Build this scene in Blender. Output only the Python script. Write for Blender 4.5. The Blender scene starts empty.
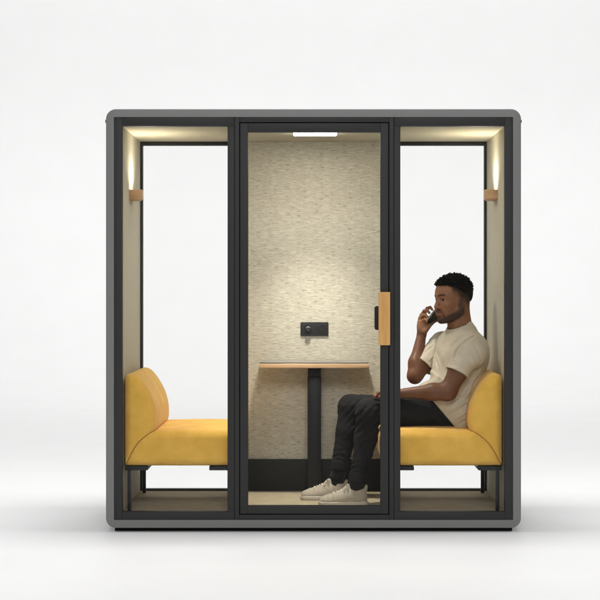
import bpy, bmesh, math, random
import numpy as np
from mathutils import Vector, Matrix

random.seed(7)
rng = np.random.default_rng(7)
S = bpy.context.scene
COL = S.collection

# ------------------------------------------------------------------ camera maths
D = 8.1            # camera distance to the front of the pod (m)
K0 = 191.0         # photo pixels per metre at the front of the pod
CX, CY, EZ = 313.5, 291.0, 1.257
def P(px, py, d):
    k = K0 * D / (D + d)
    return np.array([(px - CX) / k, d, EZ - (py - CY) / k])

# ------------------------------------------------------------------ materials
def new_mat(name):
    m = bpy.data.materials.new(name); m.use_nodes = True
    nt = m.node_tree
    return m, nt, nt.nodes['Principled BSDF']
def N(nt, t, **kw):
    n = nt.nodes.new(t)
    for k, v in kw.items(): setattr(n, k, v)
    return n
def ramp(nt, fac, stops):
    r = N(nt, 'ShaderNodeValToRGB'); e = r.color_ramp.elements
    while len(e) < len(stops): e.new(0.5)
    for i, (p, c) in enumerate(stops):
        e[i].position = p; e[i].color = (*c, 1)
    nt.links.new(fac, r.inputs[0]); return r.outputs[0]
def coords(nt, scale, rot=(0,0,0)):
    tc = N(nt, 'ShaderNodeTexCoord'); mp = N(nt, 'ShaderNodeMapping')
    mp.inputs['Scale'].default_value = scale; mp.inputs['Rotation'].default_value = rot
    nt.links.new(tc.outputs['Object'], mp.inputs[0]); return mp.outputs[0]
def noise(nt, vec, scale, detail=3, rough=.55, dist=0):
    n = N(nt, 'ShaderNodeTexNoise')
    n.inputs['Scale'].default_value = scale; n.inputs['Detail'].default_value = detail
    n.inputs['Roughness'].default_value = rough; n.inputs['Distortion'].default_value = dist
    nt.links.new(vec, n.inputs['Vector']); return n.outputs[0]
def bump(nt, b, h, strength, dist):
    n = N(nt, 'ShaderNodeBump'); n.inputs['Strength'].default_value = strength; n.inputs['Distance'].default_value = dist
    nt.links.new(h, n.inputs['Height']); nt.links.new(n.outputs[0], b.inputs['Normal'])
def math_n(nt, op, a, b=None):
    n = N(nt, 'ShaderNodeMath', operation=op)
    for i, v in enumerate((a, b)):
        if v is None: continue
        if isinstance(v, (int, float)): n.inputs[i].default_value = v
        else: nt.links.new(v, n.inputs[i])
    return n.outputs[0]

def mat_noise(name, c0, c1, scale, rough=.5, metallic=0, bstr=0, bdist=.001, stretch=(1,1,1), detail=4, spec=.5, sheen=0):
    m, nt, b = new_mat(name)
    v = coords(nt, stretch); f = noise(nt, v, scale, detail)
    nt.links.new(ramp(nt, f, [(.3, c0), (.7, c1)]), b.inputs['Base Color'])
    b.inputs['Roughness'].default_value = rough; b.inputs['Metallic'].default_value = metallic
    b.inputs['Specular IOR Level'].default_value = spec
    b.inputs['Sheen Weight'].default_value = sheen
    if bstr: bump(nt, b, f, bstr, bdist)
    return m
def mat_weave(name, c0, c1, thread, rough=.9, bstr=.3, big=4.0, sheen=0.1):
    """cloth: large soft mottling plus a fine thread relief"""
    m, nt, b = new_mat(name)
    v = coords(nt, (1,1,1))
    f1 = noise(nt, v, big, 5); f2 = noise(nt, v, thread, 2, .7)
    mix = math_n(nt, 'ADD', math_n(nt, 'MULTIPLY', f1, .55), math_n(nt, 'MULTIPLY', f2, .45))
    nt.links.new(ramp(nt, mix, [(.33, c0), (.67, c1)]), b.inputs['Base Color'])
    b.inputs['Roughness'].default_value = rough; b.inputs['Specular IOR Level'].default_value = .2
    b.inputs['Sheen Weight'].default_value = sheen; b.inputs['Sheen Roughness'].default_value = .5
    bump(nt, b, f2, bstr, .0015)
    return m
def mat_wood(name, c0, c1, axis):
    m, nt, b = new_mat(name)
    sc = [38, 38, 38]; sc[axis] = 2.2
    v = coords(nt, tuple(sc)); f = noise(nt, v, 1.0, 5, .6, .6)
    g = noise(nt, v, 4.0, 3, .6)
    mix = math_n(nt, 'ADD', math_n(nt, 'MULTIPLY', f, .7), math_n(nt, 'MULTIPLY', g, .3))
    nt.links.new(ramp(nt, mix, [(.3, c0), (.68, c1)]), b.inputs['Base Color'])
    b.inputs['Roughness'].default_value = .5; b.inputs['Specular IOR Level'].default_value = .35
    bump(nt, b, mix, .15, .001)
    return m
def mat_emit(name, col, strength):
    m, nt, b = new_mat(name)
    b.inputs['Base Color'].default_value = (.8,.8,.8,1)
    b.inputs['Emission Color'].default_value = (*col, 1); b.inputs['Emission Strength'].default_value = strength
    return m

M = {}
M['shell'] = mat_noise('grey_powder_coat', (.175,.175,.172), (.193,.193,.190), 300, .5, 0, .12, .0006)
M['frame'] = mat_noise('charcoal_powder_coat', (.031,.031,.0305), (.036,.036,.0355), 350, .55, 0, .12, .0005, spec=.2)
M['black'] = mat_noise('black_metal', (.012,.012,.013), (.018,.018,.019), 200, .42, 0, .08, .0004, spec=.3)
M['plinth'] = mat_noise('black_rubber', (.008,.008,.008), (.012,.012,.012), 80, .8, spec=.2)
M['skirting'] = mat_noise('dark_skirting', (.014,.015,.013), (.02,.021,.018), 60, .6, 0, .1, .0005, spec=.25)
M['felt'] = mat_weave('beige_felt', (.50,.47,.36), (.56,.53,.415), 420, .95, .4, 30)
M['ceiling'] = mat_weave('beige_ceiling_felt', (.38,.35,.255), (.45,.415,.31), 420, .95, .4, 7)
M['carpet'] = mat_weave('taupe_carpet', (.32,.27,.17), (.41,.35,.235), 520, .97, .8, 12)
M['yellow'] = mat_weave('mustard_wool', (.66,.37,.055), (.88,.54,.115), 360, .92, .5, 9, .15)
M['seam'] = mat_weave('mustard_seam', (.34,.17,.02), (.42,.22,.03), 600, .9, .3)
M['tee'] = mat_weave('oatmeal_jersey', (.505,.445,.34), (.58,.518,.40), 700, .92, .3, 8, .15)
M['jeans'] = mat_weave('washed_black_denim', (.008,.008,.0083), (.0135,.0135,.014), 900, .92, .05, 14, .0)
M['sock'] = mat_weave('black_knit', (.006,.006,.006), (.012,.012,.012), 500, .95, .4)
M['suede'] = mat_weave('sand_suede', (.34,.30,.23), (.42,.375,.295), 420, .85, .25, 25)
M['sole'] = mat_noise('cream_rubber', (.50,.46,.375), (.56,.52,.43), 90, .6, 0, .1, .0006)
M['lace'] = mat_weave('cream_lace', (.48,.435,.35), (.56,.51,.42), 700, .9, .4)
M['oak_x'] = mat_wood('pale_oak_along', (.46,.28,.135), (.66,.44,.25), 0)
M['oak_z'] = mat_wood('honey_oak_upright', (.60,.30,.085), (.75,.43,.15), 2)
M['oak_s'] = mat_wood('oak_lamp_wood', (.42,.235,.11), (.58,.36,.19), 0)
M['tabletop'] = mat_noise('grey_beige_laminate', (.20,.185,.16), (.245,.228,.2), 40, .5)
M['lamp'] = mat_emit('lamp_diffuser', (1,.95,.86), 38)
M['led'] = mat_emit('led_strip', (1,.82,.52), 14)
M['chrome'] = mat_noise('bright_metal', (.7,.7,.72), (.8,.8,.82), 20, .2, 1)
M['socket'] = mat_noise('black_plastic', (.012,.012,.012), (.016,.016,.016), 50, .35)
M['screen'] = mat_noise('phone_glass', (.004,.004,.005), (.006,.006,.007), 5, .08)
M['phone'] = mat_noise('phone_metal', (.62,.6,.56), (.7,.68,.64), 30, .3, .9)
M['floor'] = mat_noise('white_studio_floor', (.70,.70,.697), (.715,.715,.712), 2.0, .62, 0, .03, .001, spec=.25)

def mat_wall():
    """fabric panel printed and stitched in short broken horizontal strokes"""
    m, nt, b = new_mat('stitched_wall_fabric')
    v = coords(nt, (1,1,1))
    warp = N(nt, 'ShaderNodeTexNoise'); warp.inputs['Scale'].default_value = 38; warp.inputs['Detail'].default_value = 2
    nt.links.new(v, warp.inputs['Vector'])
    add = N(nt, 'ShaderNodeVectorMath', operation='MULTIPLY_ADD')
    nt.links.new(warp.outputs['Color'], add.inputs[0]); add.inputs[1].default_value = (.004,.004,.004); nt.links.new(v, add.inputs[2])
    def st(sx, sz, det, ro):
        mp = N(nt, 'ShaderNodeMapping'); mp.inputs['Scale'].default_value = (sx, sx, sz); nt.links.new(add.outputs[0], mp.inputs[0])
        return mp.outputs[0], (lambda: noise(nt, mp.outputs[0], 1.0, det, ro))
    nA = st(30, 185, 3, .55)[1](); nB = st(75, 420, 2, .6)[1](); nC = st(9, 30, 3, .6)[1](); nD = st(20, 105, 2, .5)[1]()
    dash = ramp(nt, nA, [(.53, (0,0,0)), (.64, (1,1,1))])            # short dark strokes
    lite = ramp(nt, nD, [(.50, (0,0,0)), (.66, (1,1,1))])            # raised pale slubs
    h = math_n(nt, 'ADD', math_n(nt, 'SUBTRACT', math_n(nt, 'MULTIPLY', lite, .22), math_n(nt, 'MULTIPLY', dash, .36)),
               math_n(nt, 'ADD', math_n(nt, 'MULTIPLY', nB, .45), math_n(nt, 'MULTIPLY', nC, .35)))
    nt.links.new(ramp(nt, h, [(.02, (.38,.345,.26)), (.36, (.535,.50,.40)), (.68, (.66,.625,.515))]), b.inputs['Base Color'])
    b.inputs['Roughness'].default_value = .95; b.inputs['Specular IOR Level'].default_value = .15
    bump(nt, b, h, .6, .004)
    return m
M['wall'] = mat_wall()

def mat_glass():
    m = bpy.data.materials.new('clear_glass'); m.use_nodes = True
    nt = m.node_tree; nt.nodes.clear()
    o = N(nt, 'ShaderNodeOutputMaterial'); mx = N(nt, 'ShaderNodeMixShader')
    t = N(nt, 'ShaderNodeBsdfTransparent'); t.inputs[0].default_value = (.99,.992,.99,1)
    g = N(nt, 'ShaderNodeBsdfGlossy'); g.inputs['Roughness'].default_value = .0
    f = N(nt, 'ShaderNodeFresnel'); f.inputs['IOR'].default_value = 1.14
    nt.links.new(f.outputs[0], mx.inputs[0]); nt.links.new(t.outputs[0], mx.inputs[1]); nt.links.new(g.outputs[0], mx.inputs[2])
    nt.links.new(mx.outputs[0], o.inputs[0]); return m
M['glass'] = mat_glass()

def mat_vcol(name, rough, sss=0, bstr=.15):
    m, nt, b = new_mat(name)
    a = N(nt, 'ShaderNodeVertexColor'); a.layer_name = 'Col'
    v = coords(nt, (1,1,1)); f = noise(nt, v, 260, 4)
    mx = N(nt, 'ShaderNodeMix', data_type='RGBA', blend_type='MULTIPLY'); mx.inputs[0].default_value = 1
    nt.links.new(a.outputs[0], mx.inputs[6])
    nt.links.new(ramp(nt, f, [(.3, (.86,.84,.83)), (.7, (1.1,1.1,1.1))]), mx.inputs[7])
    nt.links.new(mx.outputs[2], b.inputs['Base Color'])
    b.inputs['Roughness'].default_value = rough; b.inputs['Specular IOR Level'].default_value = .24
    if sss:
        b.inputs['Subsurface Weight'].default_value = sss; b.inputs['Subsurface Radius'].default_value = (1,.35,.2)
        b.inputs['Subsurface Scale'].default_value = .006
    bump(nt, b, f, bstr, .0006)
    return m
M['skin'] = mat_vcol('skin', .48, .12)
M['eye'] = mat_vcol('eye_white', .15, 0, 0)
M['hair'] = mat_noise('black_curly_hair', (.004,.0035,.003), (.010,.008,.0065), 300, .75, 0, .6, .002, spec=.15)

# ------------------------------------------------------------------ mesh helpers
def finish(bm, name, m, parent=None, smooth=35):
    me = bpy.data.meshes.new(name); bm.to_mesh(me); bm.free()
    me.materials.append(M[m] if isinstance(m, str) else m)
    if smooth:
        me.polygons.foreach_set('use_smooth', [True]*len(me.polygons))
        me.set_sharp_from_angle(angle=math.radians(smooth))
    o = bpy.data.objects.new(name, me); COL.objects.link(o)
    if parent:
        o.parent = parent; o.matrix_parent_inverse = Matrix.Translation(-Vector(parent.location))
    return o
def box_bm(bm, x0, x1, y0, y1, z0, z1, bev=0.0, seg=2):
    r = bmesh.ops.create_cube(bm, size=1, matrix=Matrix.Translation(((x0+x1)/2, (y0+y1)/2, (z0+z1)/2)) @ Matrix.Diagonal((x1-x0, y1-y0, z1-z0, 1)))
    if bev:
        es = {e for v in r['verts'] for e in v.link_edges}
        bmesh.ops.bevel(bm, geom=list(es), offset=bev, segments=seg, profile=.5, affect='EDGES')
def boxes(name, m, parent, lst, bev=.0015, seg=2):
    bm = bmesh.new()
    for b in lst: box_bm(bm, *b, bev=bev, seg=seg)
    return finish(bm, name, m, parent)
def rrect(x0, x1, z0, z1, r, n=8):
    pts = []
    for cx, cz, a0 in ((x1-r, z1-r, 0), (x0+r, z1-r, 90), (x0+r, z0+r, 180), (x1-r, z0+r, 270)):
        for i in range(n+1):
            a = math.radians(a0 + 90*i/n); pts.append((cx + r*math.cos(a), cz + r*math.sin(a)))
    return pts
def offset_poly(pts, d):
    """move a closed counter-clockwise outline inwards by d"""
    n = len(pts); out = []
    for i in range(n):
        p0, p1, p2 = (Vector(pts[(i+j) % n]) for j in (-1, 0, 1))
        a = (p1-p0).normalized(); b = (p2-p1).normalized()
        n1 = Vector((-a.y, a.x)); n2 = Vector((-b.y, b.x)); m = n1 + n2
        if m.length < 1e-6: m = n1
        m.normalize(); c = max(.45, m.dot(n1))
        out.append(tuple(p1 + m*(d/c)))
    return out
def area2(p): return sum(p[i-1][0]*p[i][1]-p[i][0]*p[i-1][1] for i in range(len(p)))
def slab(name, m, parent, pts, lo, hi, axis='y', r=.004, seg=4, pillow=0.0, smooth=35, bm=None):
    """outline extruded between lo and hi with rounded rims; pts are (x,z) for axis y, (x,y) for axis z, (y,z) for axis x"""
    own = bm is None
    bm = bm or bmesh.new()
    if area2(pts) < 0: pts = pts[::-1]
    rings = []
    for i in range(seg+1):
        a = math.pi/2*i/seg; rings.append((r*(1-math.sin(a)), lo + r*(1-math.cos(a))))
    for i in range(seg+1):
        a = math.pi/2*(1-i/seg); rings.append((r*(1-math.sin(a)), hi - r*(1-math.cos(a))))
    if pillow:
        rings = [(r+.06, lo-pillow), (r+.025, lo-pillow*.6)] + rings + [(r+.025, hi+pillow*.6), (r+.06, hi+pillow)]
    vs = []
    for off, t in rings:
        pp = offset_poly(pts, off) if off else pts
        mk = {'y': lambda p: (p[0], t, p[1]), 'z': lambda p: (p[0], p[1], t), 'x': lambda p: (t, p[0], p[1])}[axis]
        vs.append([bm.verts.new(mk(p)) for p in pp])
    n = len(pts)
    for a, b in zip(vs, vs[1:]):
        for i in range(n): bm.faces.new((a[i], a[(i+1) % n], b[(i+1) % n], b[i]))
    bm.faces.new(vs[0][::-1]); bm.faces.new(vs[-1])
    if own:
        bmesh.ops.recalc_face_normals(bm, faces=bm.faces)
        return finish(bm, name, m, parent, smooth)
def tube(bm, pts, r, seg=8, r2=None):
    pts = [Vector(p) for p in pts]; rings = []
    for i, p in enumerate(pts):
        t = (pts[min(i+1, len(pts)-1)] - pts[max(i-1, 0)]).normalized()
        u = t.orthogonal().normalized()
        if rings:
            u = (rings[-1][1] - t*rings[-1][1].dot(t)).normalized()
        w = t.cross(u); rr = r if r2 is None else r + (r2-r)*i/(len(pts)-1)
        rings.append(([bm.verts.new(p + (u*math.cos(2*math.pi*j/seg) + w*math.sin(2*math.pi*j/seg))*rr) for j in range(seg)], u))
    for (a, _), (b, _) in zip(rings, rings[1:]):
        for j in range(seg): bm.faces.new((a[j], a[(j+1) % seg], b[(j+1) % seg], b[j]))
    bm.faces.new(rings[0][0][::-1]); bm.faces.new(rings[-1][0])
def tag(o, label, cat, group=None, kind=None):
    o['label'] = label; o['category'] = cat
    if group: o['group'] = group
    if kind: o['kind'] = kind
    return o
def empty(name, loc):
    o = bpy.data.objects.new(name, None); COL.objects.link(o); o.location = loc; o.empty_display_size = .1
    return o

# ------------------------------------------------------------------ setting: seamless white studio sweep
def studio():
    bm = bmesh.new(); G0 = -.005; prof = [(-30, G0), (-8, G0), (-2, G0), (2, G0), (9, G0)]
    R = 5
    for i in range(1, 17):
        a = math.pi/2*i/16; prof.append((9 + R*math.sin(a), G0 + R*(1-math.cos(a))))
    prof.append((14, 16))
    xs = np.linspace(-26, 26, 14); rows = [[bm.verts.new((x, y, z)) for x in xs] for y, z in prof]
    for a, b in zip(rows, rows[1:]):
        for i in range(len(xs)-1): bm.faces.new((a[i], a[i+1], b[i+1], b[i]))
    o = finish(bm, 'floor', 'floor', None, 60); o['kind'] = 'structure'; return o
studio()

# ------------------------------------------------------------------ the pod
XW = 1.008; ZF = .0947; ZC = 2.126; DB = .90; DEPTH = .965
pod = empty('meeting_pod', (0, DEPTH/2, 0))
tag(pod, 'grey glass-fronted office pod with charcoal frame and rounded corners, man inside', 'office pod')
# shell: rounded ring
def ring(name, m, parent, outer, inner, lo, hi, r):
    bm = bmesh.new(); n = len(outer); rows = []
    seq = [(inner, 0, lo)]
    for i in range(5):
        a = math.pi/2*i/4; seq.append((outer, r*(1-math.sin(a)), lo + r*(1-math.cos(a))))
    for i in range(5):
        a = math.pi/2*(1-i/4); seq.append((outer, r*(1-math.sin(a)), hi - r*(1-math.cos(a))))
    seq.append((inner, 0, hi))
    for pl, off, y in seq:
        pp = offset_poly(pl, off) if off else pl
        rows.append([bm.verts.new((p[0], y, p[1])) for p in pp])
    rows.append(rows[0])
    for a, b in zip(rows, rows[1:]):
        for i in range(n): bm.faces.new((a[i], a[(i+1) % n], b[(i+1) % n], b[i]))
    bmesh.ops.recalc_face_normals(bm, faces=bm.faces)
    return finish(bm, name, m, parent, 30)
ring('shell', 'shell', pod, rrect(-1.087, 1.087, .016, 2.210, .052, 10), rrect(-1.045, 1.045, .058, 2.168, .004, 10), 0, DEPTH, .004)
boxes('plinth', 'plinth', pod, [(-1.045, 1.045, .035, .93, -.0045, .0158)], .002)
for s in (-1, 1):
    boxes('hinge_pin', 'black', pod, [(s*1.088-.004, s*1.088+.004, .012, .03, 2.139, 2.155)], .002)
# front frame
FY0, FY1 = .003, .048
boxes('front_frame', 'frame', pod, [
    (-1.0445, -1.0026, FY0, FY1, .0585, 2.1675), (1.0026, 1.0445, FY0, FY1, .0585, 2.1675),
    (-1.0023, -.4145, FY0, FY1, 2.121, 2.1675), (-1.0023, -.4145, FY0, FY1, .0585, .1002),
    (.4227, 1.0023, FY0, FY1, 2.121, 2.1675), (.4227, 1.0023, FY0, FY1, .0585, .1002),
    (-.4502, -.4145, FY0, FY1, .1005, 2.1207), (.4227, .4550, FY0, FY1, .1005, 2.1207),
    (-.4125, -.3890, FY0-.0015, FY1, .0585, 2.1675), (.3972, .4207, FY0-.0015, FY1, .0585, 2.1675),
    (-.3887, .3969, FY0, FY1, 2.1410, 2.1675), (-.3887, .3969, FY0, FY1, .0585, .0850)], .0012)
boxes('gasket', 'plinth', pod, [(-.4144, -.4126, .012, FY1, .06, 2.166), (.4208, .4226, .012, FY1, .06, 2.166),
    (-.3889, -.386, .025, FY1, .085, 2.141), (.394, .397, .025, FY1, .085, 2.141)], 0)
def pane(x0, x1, y, z0, z1, parent=pod, th=.008, e=.006):
    return boxes('window_pane', 'glass', parent, [(x0-e, x1+e, y, y+th, z0-e, z1+e)], 0)
pane(-1.0025, -.4503, .024, .1003, 2.1206); pane(.4551, 1.0025, .024, .1003, 2.1206)
# door
dx0, dx1, dz0, dz1 = -.3840, .3922, .0905, 2.1358
sx0, sx1, sz0, sz1 = -.343, .3508, .1315, 2.0895
door = boxes('door', 'frame', pod, [(dx0, sx0, .001, .044, dz0, dz1), (sx1, dx1, .001, .044, dz0, dz1),
    (sx0+.0002, sx1-.0002, .001, .044, dz0, sz0), (sx0+.0002, sx1-.0002, .001, .044, sz1, dz1)], .0012)
p_ = boxes('door_pane', 'glass', None, [(sx0-.006, sx1+.006, .020, .028, sz0-.006, sz1+.006)], 0)
def adopt(o, part):
    """sub-part: world matrix of the part is a pure identity, so parent directly"""
    o.parent = part; o.matrix_parent_inverse = Matrix.Identity(4)
    return o
adopt(p_, door)
adopt(boxes('handle', 'oak_z', None, [(.340, .4000, -.030, -.006, .9740, 1.2515)], .003, 3), door)
for z in (1.20, .99): adopt(boxes('handle_mount', 'black', None, [(.353, .385, -.0065, .0005, z, z+.03)], .001), door)
adopt(slab('inner_pull', 'black', None, rrect(.3215, .372, 1.052, 1.178, .012, 6), .0445, .066, 'y', .004), door)
# linings
for s in (-1, 1):
    boxes('side_wall', 'felt', pod, [(min(s*XW, s*1.0445), max(s*XW, s*1.0445), FY1+.0003, DB, ZF+.0005, ZC-.0005)], .001)
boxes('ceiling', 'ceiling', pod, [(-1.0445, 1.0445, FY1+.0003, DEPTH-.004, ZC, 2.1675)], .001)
boxes('carpet', 'carpet', pod, [(-1.0445, 1.0445, FY1+.0003, DEPTH-.004, .0585, ZF)], .001)
BX = .438
boxes('back_panel', 'wall', pod, [(-BX, BX, DB, DEPTH-.006, ZF+.0005, ZC-.0005)], .002)
boxes('skirting', 'skirting', pod, [(-BX, BX, DB-.012, DB-.0003, ZF+.0006, .280)], .002)
# back windows
for s in (-1, 1):
    a, b = sorted((s*(BX+.0005), s*1.0440))
    ins = sorted((s*(BX+.022), s*.995))
    boxes('back_window_frame', 'frame', pod, [
        (a, ins[0], DB+.0005, DB+.05, ZF+.0006, ZC-.0006), (ins[1], b, DB+.0005, DB+.05, ZF+.0006, ZC-.0006),
        (ins[0]+.0002, ins[1]-.0002, DB+.0005, DB+.05, 2.105, ZC-.0006), (ins[0]+.0002, ins[1]-.0002, DB+.0005, DB+.05, ZF+.0006, .105)], .001)
    pane(ins[0], ins[1], DB+.022, .105, 2.105)

# ------------------------------------------------------------------ lamps in the pod
lamp = slab('ceiling_lamp', 'frame', None, [(p[0], p[1]) for p in rrect(-.113, .131, .195, .435, .015, 6)], ZC-.008, ZC+.0, 'z', .002)
tag(lamp, 'slim glowing white lamp on the ceiling behind the glass door', 'lamp')
adopt(slab('diffuser', 'lamp', None, rrect(-.109, .127, .199, .431, .013, 6), ZC-.014, ZC-.0078, 'z', .003), lamp)
for s, lab in ((-1, 'wooden wall lamp lit upward on the left wall, above the empty mustard seat'),
               (1, 'wooden wall lamp lit upward on the right wall, above the seated man')):
    w = lambda u: s*(XW-u)
    pts = [(w(0), .355), (w(.030), .350), (w(.070), .362), (w(.073), .395), (w(.046), .52), (w(0), .54)]
    L = slab('wall_lamp', 'oak_s', None, pts, 1.757, 1.812, 'z', .004)
    tag(L, lab, 'wall lamp', 'wall lamps over the seats')
    e = sorted((w(.010), w(.040)))
    adopt(boxes('led_strip', 'led', None, [(e[0], e[1], .37, .52, 1.8118, 1.8128)], .0005), L)

# ------------------------------------------------------------------ table
tb = empty('table', (.003, .86, ZF))
tag(tb, 'narrow wall-side table with pale wood edge on one black column leg', 'table')
boxes('tabletop', 'oak_x', tb, [(-.308, .3137, .647, DB-.001, .8205, .8455)], .003, 3)
boxes('table_surface', 'tabletop', tb, [(-.306, .3117, .649, DB-.001, .8456, .8560)], .001)
boxes('column', 'black', tb, [(-.034, .044, .80, .862, ZF+.01, .762)], .003)
boxes('upper_column', 'black', tb, [(-.0325, .0425, .8012, .8608, .7623, .8203)], .002)
boxes('base_plate', 'black', tb, [(-.045, .055, .79, .872, ZF+.0005, ZF+.0098)], .002)

# ------------------------------------------------------------------ power outlet
ol = slab('power_outlet', 'socket', None, rrect(-.0756, .087, .9965, 1.0765, .004, 4), DB-.010, DB-.0003, 'y', .002)
tag(ol, 'black double power outlet on the beige wall above the table', 'power outlet')
def cyl_y(bm, x, z, r, y0, y1, seg=28, r2=None):
    bmesh.ops.create_cone(bm, cap_ends=True, segments=seg, radius1=r if r2 is None else r2, radius2=r, depth=y1-y0,
        matrix=Matrix.Translation((x, (y0+y1)/2, z)) @ Matrix.Rotation(math.pi/2, 4, 'X'))
def ringy(bm, x, z, r0, r1, y0, y1, seg=32):
    vs = [[bm.verts.new((x+r*math.cos(2*math.pi*i/seg), y, z+r*math.sin(2*math.pi*i/seg))) for i in range(seg)] for r, y in ((r1, y1), (r1, y0), (r0, y0), (r0, y1))]
    for a, b in zip(vs, vs[1:]):
        for i in range(seg): bm.faces.new((a[i], a[(i+1)%seg], b[(i+1)%seg], b[i]))
    bmesh.ops.recalc_face_normals(bm, faces=bm.faces)
zc = 1.0365
for x in (-.034, .046):
    bm = bmesh.new(); ringy(bm, x, zc, .0175, .0225, DB-.0125, DB-.0095)
    adopt(finish(bm, 'socket', 'socket', None), ol)
bm = bmesh.new(); cyl_y(bm, -.031, zc, .0155, DB-.040, DB-.0100)
plug = adopt(finish(bm, 'plug', 'socket', None), ol)
bm = bmesh.new()
for i in range(9):
    pass
tube(bm, [(-.031+.0125*math.cos(a), DB-.0405, zc+.002+.010*math.sin(a)) for a in np.linspace(math.radians(15), math.radians(165), 12)], .0028, 8)
tube(bm, [(-.031, DB-.0405, zc+.004), (-.031, DB-.0405, zc-.009)], .0018, 6)
adopt(finish(bm, 'plug_clip', 'chrome', None), ol)

# ------------------------------------------------------------------ sofas
def catmull(pts, n=8):
    out = []
    for i in range(len(pts)-1):
        p0 = np.array(pts[max(i-1, 0)]); p1 = np.array(pts[i]); p2 = np.array(pts[i+1]); p3 = np.array(pts[min(i+2, len(pts)-1)])
        for j in range(n):
            t = j/n
            out.append(tuple(.5*((2*p1)+(-p0+p2)*t+(2*p0-5*p1+4*p2-p3)*t*t+(-p0+3*p1-3*p2+p3)*t**3)))
    out.append(tuple(pts[-1])); return out
SY0, SY1 = .058, .835
def uz(px, py):                                    # front-face pixel of the left sofa -> (distance from wall, z)
    k = K0*D/(D+SY0); return (XW - (CX-px)/k, EZ-(py-CY)/k)
seam = catmull([uz(124.6,466), uz(131,453.5), uz(138,443), uz(146,436), uz(151.5,432.4), uz(156,430.8)], 5)
back_curve = catmull([uz(156,430.8), uz(157.2,424), uz(156.4,412), uz(153,400), uz(147.5,389.5), uz(141,380.5), uz(135,375.4), uz(129.5,374.0)], 6)
back_prof = seam[:-1] + back_curve + [uz(125.6,375.2), uz(124.2,377.5), uz(123.7,382)] + [uz(123.7, y) for y in (400, 420, 440, 458)]
seat_top = [uz(157,431), uz(185,430.3), uz(210,430.3), uz(228,430.8)] + catmull([uz(235,432), uz(240.5,435.2), uz(243.6,440.5), uz(244.6,447)], 4) + [uz(244.4,460), uz(243.4,464.5), uz(240,466.4)] + [uz(x,466.6) for x in (220,190,160,140)] + [uz(127,466.6)]
seat_prof = [(a+.0010, b-.0008) for a, b in seam[:-1]] + seat_top
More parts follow.
